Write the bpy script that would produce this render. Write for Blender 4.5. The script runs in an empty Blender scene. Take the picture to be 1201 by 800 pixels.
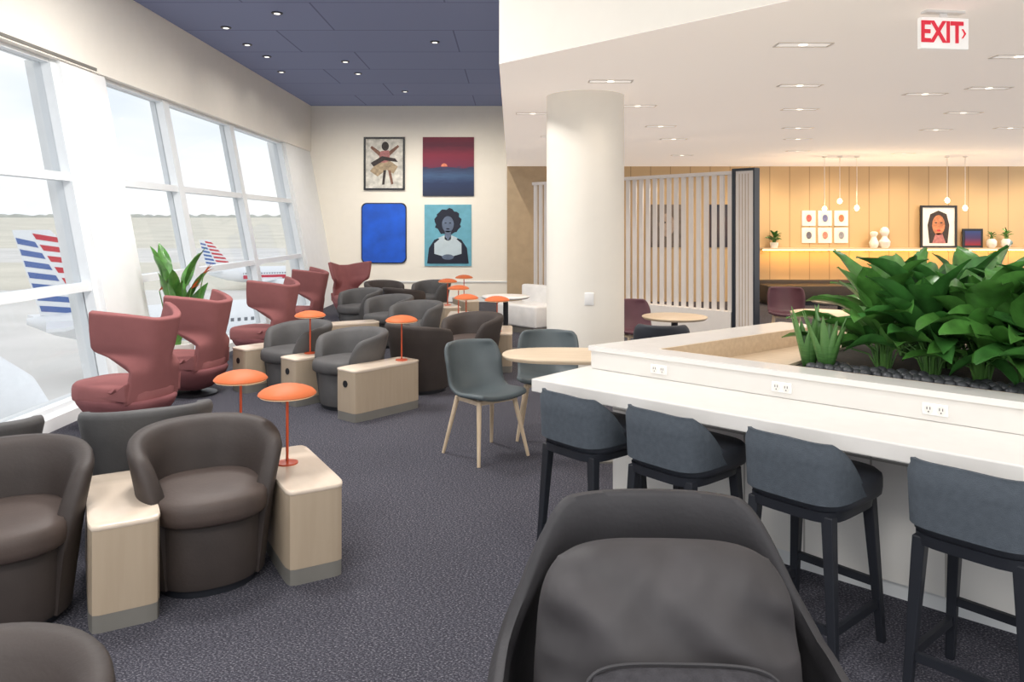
import bpy, bmesh, math, random
from mathutils import Vector, Matrix
R=math.radians; PI=math.pi
S=bpy.context.scene; C=S.collection
random.seed(7)
H,F,CX,CY=1.7,900.,600.,264.
def at(px,py,d): return Vector(((px-CX)*d/F,d,H-(py-CY)*d/F))
def atz(px,py,z): return at(px,py,(H-z)*F/(py-CY))
def face(fx,fy): return math.atan2(fx,-fy)
# ------------------------------------------------------------------ materials
def mat(name,col,rough=.5,metal=0,var=.06,vscale=6,bump=0,bscale=150,emit=0,ecol=None,coat=0,spec=.5):
    m=bpy.data.materials.new(name); m.use_nodes=True
    nt=m.node_tree; b=nt.nodes['Principled BSDF']; N=nt.nodes.new; L=nt.links.new
    tc=N('ShaderNodeTexCoord'); nz=N('ShaderNodeTexNoise'); nz.inputs['Scale'].default_value=vscale; nz.inputs['Detail'].default_value=4
    L(tc.outputs['Object'],nz.inputs['Vector'])
    r=N('ShaderNodeValToRGB'); r.color_ramp.elements[0].position=.3; r.color_ramp.elements[1].position=.7
    r.color_ramp.elements[0].color=[max(0,c*(1-var)) for c in col]+[1]; r.color_ramp.elements[1].color=[min(1,c*(1+var)) for c in col]+[1]
    L(nz.outputs['Fac'],r.inputs['Fac']); L(r.outputs['Color'],b.inputs['Base Color'])
    b.inputs['Roughness'].default_value=rough; b.inputs['Metallic'].default_value=metal
    b.inputs['Coat Weight'].default_value=coat; b.inputs['Specular IOR Level'].default_value=spec
    if bump:
        n2=N('ShaderNodeTexNoise'); n2.inputs['Scale'].default_value=bscale; L(tc.outputs['Object'],n2.inputs['Vector'])
        bp=N('ShaderNodeBump'); bp.inputs['Strength'].default_value=bump; bp.inputs['Distance'].default_value=.01
        L(n2.outputs['Fac'],bp.inputs['Height']); L(bp.outputs['Normal'],b.inputs['Normal'])
    if emit:
        b.inputs['Emission Color'].default_value=list(ecol or col)+[1]; b.inputs['Emission Strength'].default_value=emit
    return m
def wood(name,c1,c2,scale=(1,12,12),rough=.45):
    m=mat(name,c1,rough); nt=m.node_tree; b=nt.nodes['Principled BSDF']; N=nt.nodes.new; L=nt.links.new
    tc=N('ShaderNodeTexCoord'); mp=N('ShaderNodeMapping'); mp.inputs['Scale'].default_value=scale
    nz=N('ShaderNodeTexNoise'); nz.inputs['Scale'].default_value=3; nz.inputs['Detail'].default_value=6
    r=N('ShaderNodeValToRGB'); r.color_ramp.elements[0].position=.35; r.color_ramp.elements[1].position=.68
    r.color_ramp.elements[0].color=list(c1)+[1]; r.color_ramp.elements[1].color=list(c2)+[1]
    L(tc.outputs['Object'],mp.inputs['Vector']); L(mp.outputs['Vector'],nz.inputs['Vector']); L(nz.outputs['Fac'],r.inputs['Fac']); L(r.outputs['Color'],b.inputs['Base Color'])
    return m
def panelled(name,col,line,w,h,axes,rough=.5,ms=.006,offset=.5,var=.04,emit=0,ecol=None,spec=.5):
    """flat panels with thin seams (brick texture); axes = which object coordinates run along / across"""
    m=mat(name,col,rough,emit=emit,ecol=ecol,spec=spec); nt=m.node_tree; b=nt.nodes['Principled BSDF']; N=nt.nodes.new; L=nt.links.new
    tc=N('ShaderNodeTexCoord'); sp=N('ShaderNodeSeparateXYZ'); cb=N('ShaderNodeCombineXYZ')
    L(tc.outputs['Object'],sp.inputs[0]); L(sp.outputs[axes[0]],cb.inputs[0]); L(sp.outputs[axes[1]],cb.inputs[1])
    br=N('ShaderNodeTexBrick'); br.offset=offset; br.inputs['Scale'].default_value=1; br.inputs['Brick Width'].default_value=w; br.inputs['Row Height'].default_value=h
    br.inputs['Mortar Size'].default_value=ms; br.inputs['Mortar Smooth'].default_value=.1
    br.inputs['Color1'].default_value=[c*(1-var) for c in col]+[1]; br.inputs['Color2'].default_value=[min(1,c*(1+var)) for c in col]+[1]; br.inputs['Mortar'].default_value=list(line)+[1]
    L(cb.outputs[0],br.inputs['Vector']); L(br.outputs['Color'],b.inputs['Base Color'])
    return m
def carpet():
    m=mat('carpet',(.05,.05,.06),.95,spec=.1); nt=m.node_tree; b=nt.nodes['Principled BSDF']; N=nt.nodes.new; L=nt.links.new
    tc=N('ShaderNodeTexCoord'); mp=N('ShaderNodeMapping'); mp.inputs['Rotation'].default_value=(0,0,R(30)); mp.inputs['Scale'].default_value=(1,1.5,1)
    L(tc.outputs['Object'],mp.inputs['Vector'])
    v=N('ShaderNodeTexNoise'); v.inputs['Scale'].default_value=100; v.inputs['Detail'].default_value=3; v.inputs['Roughness'].default_value=.65
    L(mp.outputs['Vector'],v.inputs['Vector'])
    r=N('ShaderNodeValToRGB'); e=r.color_ramp.elements
    e[0].position=.38; e[0].color=(.042,.042,.055,1); e[1].position=.72; e[1].color=(.38,.37,.40,1)
    x=e.new(.52); x.color=(.077,.076,.095,1); x=e.new(.60); x.color=(.165,.160,.186,1)
    L(v.outputs['Fac'],r.inputs['Fac'])
    n=N('ShaderNodeTexNoise'); n.inputs['Scale'].default_value=.8; L(tc.outputs['Object'],n.inputs['Vector'])
    mx=N('ShaderNodeMix'); mx.data_type='RGBA'; mx.blend_type='MULTIPLY'; mx.inputs[0].default_value=.3
    L(r.outputs['Color'],mx.inputs[6]); L(n.outputs['Fac'],mx.inputs[7]); L(mx.outputs[2],b.inputs['Base Color'])
    bp=N('ShaderNodeBump'); bp.inputs['Strength'].default_value=.25; bp.inputs['Distance'].default_value=.005
    L(v.outputs['Fac'],bp.inputs['Height']); L(bp.outputs['Normal'],b.inputs['Normal'])
    return m
def glass():
    m=bpy.data.materials.new('window_glass'); m.use_nodes=True; nt=m.node_tree; nt.nodes.clear(); N=nt.nodes.new; L=nt.links.new
    o=N('ShaderNodeOutputMaterial'); t=N('ShaderNodeBsdfTransparent'); g=N('ShaderNodeBsdfGlossy'); mx=N('ShaderNodeMixShader')
    t.inputs[0].default_value=(.84,.85,.86,1); g.inputs['Roughness'].default_value=.02; mx.inputs[0].default_value=.03
    L(t.outputs[0],mx.inputs[1]); L(g.outputs[0],mx.inputs[2]); L(mx.outputs[0],o.inputs[0]); return m
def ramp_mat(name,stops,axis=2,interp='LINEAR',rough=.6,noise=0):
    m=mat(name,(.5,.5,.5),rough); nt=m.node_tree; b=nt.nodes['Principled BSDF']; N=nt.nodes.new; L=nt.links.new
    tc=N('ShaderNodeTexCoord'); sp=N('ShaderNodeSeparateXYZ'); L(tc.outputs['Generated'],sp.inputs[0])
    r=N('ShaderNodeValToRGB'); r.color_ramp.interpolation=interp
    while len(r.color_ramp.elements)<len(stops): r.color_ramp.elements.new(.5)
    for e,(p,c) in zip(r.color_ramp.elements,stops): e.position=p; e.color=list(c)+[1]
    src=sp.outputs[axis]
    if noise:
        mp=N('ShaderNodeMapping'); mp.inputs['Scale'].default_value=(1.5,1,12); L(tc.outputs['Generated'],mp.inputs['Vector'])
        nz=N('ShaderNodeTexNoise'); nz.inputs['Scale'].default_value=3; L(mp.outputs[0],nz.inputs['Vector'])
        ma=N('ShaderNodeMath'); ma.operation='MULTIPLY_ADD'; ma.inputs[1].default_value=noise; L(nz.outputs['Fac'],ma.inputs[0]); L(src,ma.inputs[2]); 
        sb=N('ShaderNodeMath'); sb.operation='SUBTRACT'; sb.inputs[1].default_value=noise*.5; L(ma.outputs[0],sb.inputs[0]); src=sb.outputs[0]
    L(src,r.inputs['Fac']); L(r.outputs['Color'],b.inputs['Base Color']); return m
def leafmat(name,c1,rough=.30):
    return mat(name,c1,rough,var=.4,vscale=12,coat=.2)
M={}
M['carpet']=carpet(); M['glass']=glass()
M['cream']=mat('cream_paint',(.90,.85,.76),.75,var=.01)
M['white']=mat('white_paint',(.83,.84,.84),.45,var=.02)
M['frame']=mat('white_window_metal',(.76,.79,.81),.35,var=.02)
M['ceil']=mat('warm_white_ceiling_fill_glow',(.87,.80,.73),.85,var=.01,emit=.40,ecol=(1,.88,.78))  # plain ceiling; glow added so it stays bright and fills the room softly
M['nearceil']=mat('white_ceiling_fill_glow',(.82,.80,.77),.8,var=.02,emit=.30,ecol=(1,.95,.9))  # unlit ceiling in itself; emission added as soft overhead fill
M['blue']=panelled('blue_ceiling_panels_fill_glow',(.165,.18,.27),(.08,.085,.14),2.4,1.3,(0,1),.9,.012,.33,emit=.062,ecol=(.62,.68,1),spec=.1)  # slight blue glow added to lift the panels, which are no light source
M['woodwall']=panelled('oak_wall_boards',(.58,.41,.225),(.36,.24,.12),3.4,.44,(2,0),.5,.010,0)
M['tan']=mat('tan_wall',(.47,.35,.22),.6)
M['oak']=wood('pale_oak',(.64,.50,.35),(.72,.58,.42))
M['oakv']=wood('pale_oak_vertical',(.60,.46,.31),(.70,.56,.40),(12,12,1))
M['boxbody']=wood('beige_box_wood',(.45,.355,.255),(.475,.38,.277),(10,10,1),.4)
M['boxtop']=wood('pale_box_top',(.72,.60,.48),(.75,.63,.51),(8,1.5,8),.2)
M['plinth']=mat('grey_plinth',(.20,.19,.17),.5)
M['quartz']=mat('white_quartz',(.82,.79,.75),.18,var=.02,vscale=12)
M['riser']=mat('pale_riser_front',(.76,.73,.68),.4,var=.02)
M['panelw']=panelled('pale_panel_front',(.90,.87,.82),(.50,.47,.43),.62,.31,(2,0),.4,.005,0)
M['brown']=mat('brown_leather',(.049,.038,.034),.6,var=.14,vscale=5,bump=.10,bscale=60,spec=.4)
M['brownseat']=mat('brown_seat_leather',(.076,.055,.047),.58,var=.14,vscale=5,bump=.10,bscale=60,spec=.4)
M['grey']=mat('grey_leather',(.093,.090,.090),.6,var=.14,vscale=5,bump=.1,bscale=60,spec=.35)
M['char']=mat('charcoal_leather',(.040,.038,.041),.62,var=.16,vscale=4,bump=.10,bscale=60,spec=.35)
M['char2']=mat('charcoal_cushion_leather',(.044,.040,.042),.6,var=.28,vscale=4,bump=.5,bscale=9,spec=.4)
M['char3']=mat('charcoal_pillow_fabric',(.044,.042,.047),.85,var=.2,vscale=40,bump=.3,bscale=200,spec=.2)
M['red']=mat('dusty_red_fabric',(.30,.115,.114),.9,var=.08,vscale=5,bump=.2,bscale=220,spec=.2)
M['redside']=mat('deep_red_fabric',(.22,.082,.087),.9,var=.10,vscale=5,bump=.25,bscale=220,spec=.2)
M['maroon']=mat('maroon_leather',(.10,.035,.05),.5,var=.1)
M['slate']=mat('slate_blue_fabric',(.080,.094,.112),.85,var=.10,vscale=40,bump=.2,bscale=300,spec=.2)
M['slatedark']=mat('dark_seat_leather',(.028,.031,.040),.5,var=.1)
M['black']=mat('black_wood',(.014,.016,.022),.45,var=.1)
M['dgrey']=mat('dark_metal',(.03,.03,.035),.4,metal=.6)
M['shell']=mat('grey_green_leather',(.085,.105,.112),.5,var=.1)
M['orange']=mat('orange_lacquer',(.64,.155,.05),.55,var=.05,spec=.3)
M['orangestem']=mat('red_orange_stem',(.55,.08,.025),.4)
M['screw']=mat('warm_diffuser',(.9,.6,.35),.5,emit=.3)
M['leaf']=leafmat('broad_leaf_green',(.075,.220,.040))
M['leaf2']=leafmat('deep_leaf_green',(.045,.160,.032))
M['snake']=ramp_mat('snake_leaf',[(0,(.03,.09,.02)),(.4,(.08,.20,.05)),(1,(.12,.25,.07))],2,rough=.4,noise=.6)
M['stem']=mat('plant_stem',(.10,.24,.05),.5)
M['soil']=mat('dark_soil',(.03,.025,.02),.9,var=.4,vscale=40)
M['stone']=mat('dark_river_stone',(.045,.047,.053),.4,var=.3,vscale=20)
M['slat']=mat('white_slat',(.83,.785,.735),.5,var=.02)
M['slat2']=mat('warm_grey_slat',(.74,.69,.65),.55,var=.02)
M['slot']=mat('pale_slot_recess',(.85,.80,.75),.5,emit=.55,ecol=(1,.92,.84))
M['navy']=mat('near_black_navy',(.012,.017,.028),.4)
M['signw']=mat('sign_white',(.9,.88,.85),.4,emit=.35)
M['signr']=mat('sign_red',(.75,.02,.05),.4,emit=.3)
M['plug']=mat('outlet_white',(.90,.89,.87),.3)
M['hole']=mat('outlet_hole',(.06,.06,.06),.5)
M['lens']=mat('warm_light_lens',(1,.85,.65),.4,emit=3,ecol=(1,.86,.66))
M['lens2']=mat('small_light_lens',(1,.95,.85),.4,emit=1.3,ecol=(1,.95,.88))
M['bulb']=mat('glowing_bulb',(1,.85,.6),.3,emit=4,ecol=(1,.70,.38))
M['led']=mat('warm_led',(1,.6,.2),.4,emit=38,ecol=(1,.56,.15))
M['asph']=mat('apron_concrete',(.74,.72,.69),.9,var=.12,vscale=.06)
M['grass']=mat('dry_grass',(.72,.68,.58),.95,var=.10,vscale=.03)
M['planew']=mat('aircraft_white',(.86,.88,.90),.35,var=.02)
M['pred']=mat('tail_red',(.60,.05,.07),.4); M['pblue']=mat('tail_blue',(.10,.17,.42),.4)
M['pwin']=panelled('aircraft_window_band',(.16,.17,.19),(.86,.88,.90),.62,.62,(0,2),.3,.16,0)
M['trees']=mat('hazy_treeline',(.58,.60,.57),.95,var=.10,vscale=.05)
M['cer']=mat('white_ceramic',(.86,.84,.81),.3)
# ------------------------------------------------------------------ mesh helpers
def new(): return bmesh.new()
def obj(name,bm,m,parent=None,smooth=True,ang=40):
    bmesh.ops.recalc_face_normals(bm,faces=bm.faces)
    me=bpy.data.meshes.new(name); bm.to_mesh(me); bm.free(); me.materials.append(m)
    if smooth:
        me.polygons.foreach_set('use_smooth',[True]*len(me.polygons)); me.set_sharp_from_angle(angle=R(ang))
    o=bpy.data.objects.new(name,me); C.objects.link(o); o.parent=parent; return o
def hexa(bm,v8,bev=0,seg=2):
    v=[bm.verts.new(p) for p in v8]
    fs=[bm.faces.new([v[i] for i in q]) for q in ((0,1,2,3),(4,5,6,7),(0,1,5,4),(1,2,6,5),(2,3,7,6),(3,0,4,7))]
    if bev:
        es=list({e for f in fs for e in f.edges}); bmesh.ops.bevel(bm,geom=es,offset=bev,segments=seg,affect='EDGES',profile=.5)
def box(bm,x0,x1,y0,y1,z0,z1,bev=0,seg=2):
    hexa(bm,[(x0,y0,z0),(x1,y0,z0),(x1,y1,z0),(x0,y1,z0),(x0,y0,z1),(x1,y0,z1),(x1,y1,z1),(x0,y1,z1)],bev,seg)
def prism(bm,poly,z0,z1):
    a=[bm.verts.new((x,y,z0)) for x,y in poly]; b=[bm.verts.new((x,y,z1)) for x,y in poly]; n=len(poly)
    bm.faces.new(a[::-1]); bm.faces.new(b)
    for i in range(n): bm.faces.new((a[i],a[(i+1)%n],b[(i+1)%n],b[i]))
def flat(bm,pts,y0,y1):
    a=[bm.verts.new((x,y0,z)) for x,z in pts]; b=[bm.verts.new((x,y1,z)) for x,z in pts]; n=len(pts)
    bm.faces.new(a); bm.faces.new(b[::-1])
    for i in range(n): bm.faces.new((a[i],b[i],b[(i+1)%n],a[(i+1)%n]))
def loft(bm,rings,capends=True,closed=True):
    V=[[bm.verts.new(p) for p in r] for r in rings]; n=len(V[0])
    for a,b in zip(V,V[1:]):
        for i in range(n if closed else n-1):
            j=(i+1)%n; bm.faces.new((a[i],a[j],b[j],b[i]))
    if capends: bm.faces.new(V[0]); bm.faces.new(V[-1][::-1])
def lathe(bm,prof,n=24,c=(0,0,0)):
    loft(bm,[[(c[0]+r*math.cos(2*PI*i/n),c[1]+r*math.sin(2*PI*i/n),c[2]+z) for i in range(n)] for r,z in prof])
def tube(bm,pts,r,n=8):
    pts=[Vector(p) for p in pts]; rs=r if isinstance(r,(list,tuple)) else [r]*len(pts)
    rings=[]; up=None
    for i,p in enumerate(pts):
        t=(pts[min(i+1,len(pts)-1)]-pts[max(i-1,0)]).normalized()
        if up is None: up=t.orthogonal().normalized()
        else: up=(up-t*up.dot(t)).normalized()
        s=t.cross(up)
        rings.append([p+rs[i]*(math.cos(2*PI*k/n)*up+math.sin(2*PI*k/n)*s) for k in range(n)])
    loft(bm,rings)
def bar(bm,p,q,w0,w1):
    """tapered square bar"""
    p=Vector(p);q=Vector(q); rings=[]
    for c,w in ((p,w0),(q,w1)): rings.append([c+Vector((sx*w/2,sy*w/2,0)) for sx,sy in ((-1,-1),(1,-1),(1,1),(-1,1))])
    loft(bm,rings)
def hbar(bm,p,q,w,h):
    p=Vector(p);q=Vector(q); t=(q-p).normalized(); s=t.cross(Vector((0,0,1))).normalized()*w/2; u=Vector((0,0,h/2))
    loft(bm,[[c-s-u,c+s-u,c+s+u,c-s+u] for c in (p,q)])
def sup(a,b,e,ph):
    s,c=math.sin(ph),math.cos(ph); r=(abs(s/a)**e+abs(c/b)**e)**(-1/e); return r*s,r*c
def puck(bm,a,b,e,prof,c=(0,0),n=40):
    """stack of superellipse rings: prof=[(scale,z)]"""
    loft(bm,[[(c[0]+k*sup(a,b,e,2*PI*i/n)[0],c[1]+k*sup(a,b,e,2*PI*i/n)[1],z) for i in range(n)] for k,z in prof])
def pad(z0,z1,r,dome=.015,k=.3):
    return [(1-k*.3,z0),(1-k*.04,z0+r*.4),(1,z0+r),(1,z1-r),(1-k*.06,z1-r*.4),(1-k*.25,z1),(.6,z1+dome*.7),(.3,z1+dome),(.02,z1+dome)]
def interp(keys,t):
    for (a,x),(b,y) in zip(keys,keys[1:]):
        if t<=b:
            k=(t-a)/(b-a); return x+(y-x)*k
    return keys[-1][1]
def tub(bm,a,b,e,pm,hf,z0,zin,th,flare,hm,n=44,fp=1.0,kf=None,nz=3):
    rings=[]
    for i in range(n+1):
        ph=-pm+2*pm*i/n; s=abs(ph)/pm; h=hf(s); x,y=sup(a,b,e,ph); L=math.hypot(x,y); t=th*(1-.25*s)
        def P(off,z):
            k=kf(z) if kf else 1-flare*max(0,1-z/hm)**fp
            q=(L*k-off)/L; return (x*q,y*q,z)
        zi=min(zin,h-.05); rg=[P(0,z0)]
        for f in range(1,nz+1): rg.append(P(0,z0+f/(nz+1)*(h-.04-z0)))
        rg+=[P(0,h-.04),P(.012,h-.015),P(t*.3,h-.002),P(t*.7,h-.002),P(t-.012,h-.015),P(t,h-.04)]
        for f in range(1,nz): rg.append(P(t,(h-.04)+(zi-h+.04)*f/nz))
        rg+=[P(t,zi),P(t,z0)]
        rings.append(rg)
    loft(bm,rings)
def cushion(bm,c,a,b,cc,rot,nu=44,nv=34,e=4.5,cr_=1,pw=2.2,px_=.62):
    """stuffed loose cushion: rounded-square outline, fat middle, pinched seam, soft creases"""
    fr=[];bk=[]
    def P(i,j,s):
        u=-1+2*i/nu; v=-1+2*j/nv
        k=(abs(u)**e+abs(v)**e)**(1/e); m_=max(abs(u),abs(v)); q=(m_/k) if k>0 else 1
        x,z=u*q,v*q; th=max(0,1-m_**pw)**px_
        cr=cr_*(.016*math.sin(x*7+z*5+.6)*math.sin(z*3+1)+.015*math.sin(z*13+x*4+1)*(x*x)+.013*math.sin(x*15-z*6)*(z*z))*th**.5
        sag=cr_*.016*(1-x*x)*(1-z)*.5
        return rot@Vector((a*x*(1-.05*z),s*(b*th*(1-.15*z))+cr*(1 if s<0 else .3)-sag*(1 if s<0 else 0),cc*z-.014*abs(x)**3*(z>0)))+Vector(c)
    for s,st in ((-1,fr),(1,bk)):
        for j in range(nv+1): st.append([bm.verts.new(P(i,j,s)) for i in range(nu+1)])
        for j in range(nv):
            for i in range(nu): bm.faces.new((st[j][i],st[j][i+1],st[j+1][i+1],st[j+1][i]))
    bmesh.ops.remove_doubles(bm,verts=bm.verts,dist=.0008)
    pts=[]
    for i in range(nu+1): pts.append(P(i,0,1))
    for j in range(1,nv+1): pts.append(P(nu,j,1))
    for i in range(nu-1,-1,-1): pts.append(P(i,nv,1))
    for j in range(nv-1,-1,-1): pts.append(P(0,j,1))
    return pts
def surf(bm,f,nu,nv):
    V=[[bm.verts.new(f(-1+2*i/nu,j/nv)) for i in range(nu+1)] for j in range(nv+1)]
    for j in range(nv):
        for i in range(nu): bm.faces.new((V[j][i],V[j][i+1],V[j+1][i+1],V[j+1][i]))
def mods(o,th=None,sub=0,bev=0,off=0):
    if th: m=o.modifiers.new('Solidify','SOLIDIFY'); m.thickness=th; m.offset=off
    if bev: m=o.modifiers.new('Bevel','BEVEL'); m.width=bev; m.segments=3
    if sub: m=o.modifiers.new('Subdivision','SUBSURF'); m.levels=sub; m.render_levels=sub
    return o
def tag(o,label,cat,group=None,kind=None):
    o['label']=label; o['category']=cat
    if group: o['group']=group
    if kind: o['kind']=kind
    return o
def thing(name,label,cat,loc=(0,0,0),rz=0,group=None):
    o=bpy.data.objects.new(name,None); C.objects.link(o); o.empty_display_size=.1
    o.location=loc; o.rotation_euler=(0,0,rz); return tag(o,label,cat,group)
def dup(root,loc,rz,label,group=None,swap=None):
    r=root.copy(); C.objects.link(r); r.location=loc; r.rotation_euler=(0,0,rz); r['label']=label
    if group: r['group']=group
    for ch in list(root.children):
        c=ch.copy(); C.objects.link(c); c.parent=r
        if swap and ch.name.split('.')[0] in swap:
            c.data=ch.data.copy(); c.data.materials.clear(); c.data.materials.append(swap[ch.name.split('.')[0]])
        for g in list(ch.children):
            d=g.copy(); C.objects.link(d); d.parent=c
    return r
def struct(name,bm,m,parent=None,smooth=False):
    o=obj(name,bm,m,parent,smooth)
    if parent is None: o['kind']='structure'
    return o
# ------------------------------------------------------------------ room shell
D=17.0; ZL=3.0; ZH=4.34
bm=new(); box(bm,-4.2,13,-2,D,-.12,0); struct('floor',bm,M['carpet'])
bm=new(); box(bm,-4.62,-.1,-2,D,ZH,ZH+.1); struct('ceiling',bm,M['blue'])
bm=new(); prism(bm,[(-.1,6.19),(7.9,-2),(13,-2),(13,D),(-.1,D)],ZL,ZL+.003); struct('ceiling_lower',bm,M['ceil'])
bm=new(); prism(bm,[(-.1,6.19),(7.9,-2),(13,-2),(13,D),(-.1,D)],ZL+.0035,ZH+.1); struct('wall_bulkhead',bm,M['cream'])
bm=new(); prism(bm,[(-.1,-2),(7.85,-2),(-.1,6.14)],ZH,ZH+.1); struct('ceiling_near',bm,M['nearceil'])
bm=new(); box(bm,-5,-.1,D,D+.15,0,ZH+.1); struct('wall_back',bm,M['cream'])
bm=new(); box(bm,-.1,13,D,D+.15,0,ZL); struct('wall_back_wood',bm,M['woodwall'])
bm=new(); box(bm,-.1,.75,D-.03,D-.001,0,ZL); struct('wall_back_tan',bm,M['tan'])
bm=new(); box(bm,-4.2,-.1,D-.02,D-.001,.43,.46); struct('trim_1',bm,M['white'])
bm=new(); box(bm,-4.0,-.1,D-.02,D-.001,0,.12); struct('baseboard_back',bm,M['white'])
bm=new(); box(bm,-4.75,-4.44,-2,D,3.33,ZH); struct('wall_left',bm,M['cream'])
bm=new(); box(bm,-4.45,-4.43,-2,8.2,3.345,3.375); struct('trim_2',bm,M['plinth'])
def xw(z): return -3.94-.188*z
def wbox(bm,d0,d1,z0,z1,o0,o1):
    hexa(bm,[(xw(z0)+o0,d0,z0),(xw(z0)+o1,d0,z0),(xw(z0)+o1,d1,z0),(xw(z0)+o0,d1,z0),(xw(z1)+o0,d0,z1),(xw(z1)+o1,d0,z1),(xw(z1)+o1,d1,z1),(xw(z1)+o0,d1,z1)])
k=3; WE=7.58
for d0,d1 in ((WE,8.42),(15.1,17.0)):
    bm=new(); wbox(bm,d0,d1,0,3.33,-.25,.10); struct('trim_%d'%k,bm,M['white']); k+=1
for d0,d1 in ((-2,WE),(8.42,15.1)):
    bm=new(); wbox(bm,d0,d1,0,.10,-.25,.16); struct('trim_%d'%k,bm,M['white']); k+=1
rails=[.10,1.10,2.17,3.33]
wn=1
for d0,d1 in ((-2,.6),(.6,2.9),(2.9,5.25),(5.25,WE),(8.42,10.0),(10.0,12.35),(12.35,15.1)):
    bm=new()
    w=.085
    wbox(bm,d0,d0+w,.1,3.33,-.12,.05); wbox(bm,d1-w,d1,.1,3.33,-.12,.05)
    for z in rails:
        za=max(.1,z-.04); zb=min(3.33,z+.04); wbox(bm,d0+w,d1-w,za,zb,-.10,.04)
    fr=struct('window_%d'%wn,bm,M['frame']); wn+=1
    for za,zb in zip(rails,rails[1:]):
        bm=new(); wbox(bm,d0+w,d1-w,za+.04,zb-.04,-.055,-.045); obj('pane',bm,M['glass'],fr,False)
# ------------------------------------------------------------------ outside
bm=new(); box(bm,-1200,-8,-150,420,-11.2,-11); o=struct('ground_apron',bm,M['asph'])
bm=new(); box(bm,-1200,-8,150,260,-11,-10.95); struct('ground_grass_strip',bm,M['grass'])
bm=new(); hexa(bm,[(-1600,420,-12),(-8,420,-12),(-8,1600,-12),(-1600,1600,-12),(-1600,420,-11),(-8,420,-11),(-8,1600,18),(-1600,1600,18)]); struct('ground_grass_field',bm,M['grass'])
bm=new(); rnd=random.Random(2); pts=[(-1600,14)]
for i in range(161): pts.append((-1600+i*10,22+rnd.uniform(-3,3)))
pts.append((0,14)); flat(bm,pts,1560,1575); struct('ground_treeline',bm,M['trees'])
def airplane(label,loc,rz,L=33,sc=1,red=False):
    t=thing('airplane',label,'airplane',loc,rz); t.scale=(sc,)*3
    bm=new(); rings=[]
    for f,r,zo in ((0,.25,4.9),(.06,.9,4.5),(.18,1.6,4.0),(.3,1.95,3.7),(.85,1.95,3.7),(.92,1.7,3.6),(.97,1.05,3.4),(1,.25,3.2)):
        rings.append([(f*L,r*math.cos(2*PI*i/28),zo+r*math.sin(2*PI*i/28)) for i in range(28)])
    loft(bm,rings); fu=obj('fuselage',bm,M['planew'],t)
    for s in (-1,1):
        bm=new(); box(bm,L*.3,L*.85,s*1.92-.03,s*1.92+.03,3.8,4.3); obj('window_band',bm,M['pwin'],fu,False)
        if red:
            bm=new(); box(bm,L*.3,L*.85,s*1.96-.02,s*1.96+.02,2.7,3.6); obj('red_stripe',bm,M['pred'],fu,False)
    def fin(f,h):
        x0=.03*L+(-.06*L)*h; x1=.24*L+(.05*L-.24*L)*h
        return x0+(x1-x0)*f, 5.3+7.0*h
    bm=new(); p=[fin(0,0),fin(1,0),fin(1,1),fin(0,1)]
    flat(bm,p,-.15,.15); fo=obj('tail_fin',bm,M['planew'],t,False)
    for j in range(7):
        for (fa,fb,m,e0,e1) in ((0.02,.40,'pblue',.0,.05),(.46,.98,'pred',.05,.10)):
            h0=.0+j*.132; bm=new()
            flat(bm,[fin(fa,h0+e1),fin(fb,h0+e0),fin(fb,h0+e0+.070),fin(fa,h0+e1+.070)],-.18,.18); obj('tail_stripe',bm,M[m],fo,False)
    for s in (-1,1):
        bm=new(); prism(bm,[(.04*L,s*.5),(.16*L,s*.5),(.06*L,s*6),(.02*L,s*6)],4.6,4.85); obj('stabilizer',bm,M['planew'],t,False)
        bm=new(); prism(bm,[(.38*L,s*1.2),(.62*L,s*1.2),(.36*L,s*16),(.31*L,s*16)],2.6,3.0); obj('wing',bm,M['planew'],t,False)
        bm=new(); loft(bm,[[(x,s*5+r*math.cos(2*PI*i/20),1.7+r*math.sin(2*PI*i/20)) for i in range(20)] for x,r in ((.46*L,.5),(.5*L,.95),(.58*L,1.1),(.62*L,.95))]); obj('engine',bm,M['planew'],t)
        bm=new(); lathe(bm,[(.5,0),(.5,1.0)],12,(.47*L,s*2.6,0)); obj('wheel',bm,M['dgrey'],t)
    bm=new(); lathe(bm,[(.4,0),(.4,2.2)],12,(.87*L,0,0)); obj('nose_gear',bm,M['dgrey'],t)
    return t
airplane('white airliner with striped red white and blue tail fin, seen through the nearest window',(-39.2,62,-11),R(38))
airplane('white airliner nose close to the glass at the far left edge',(-64.5,38,-11),R(-3),33,1.3)
airplane('small distant airliner with red side stripe beyond the leafy corner plant',(-59.5,148,-11),R(25),30,.8,True)
# ------------------------------------------------------------------ column
t=thing('column','thick round cream column rising to the lower white ceiling','column',(.745,7.76,0))
bm=new(); lathe(bm,[(.39,0),(.39,ZL)],48); obj('shaft',bm,M['cream'],t)
bm=new(); lathe(bm,[(.40,0),(.40,.1)],48); obj('base_ring',bm,M['white'],t)
bm=new(); box(bm,-.045,.045,-.40,-.386,.93,1.05,.006); obj('switch_plate',bm,M['plug'],t)
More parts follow.
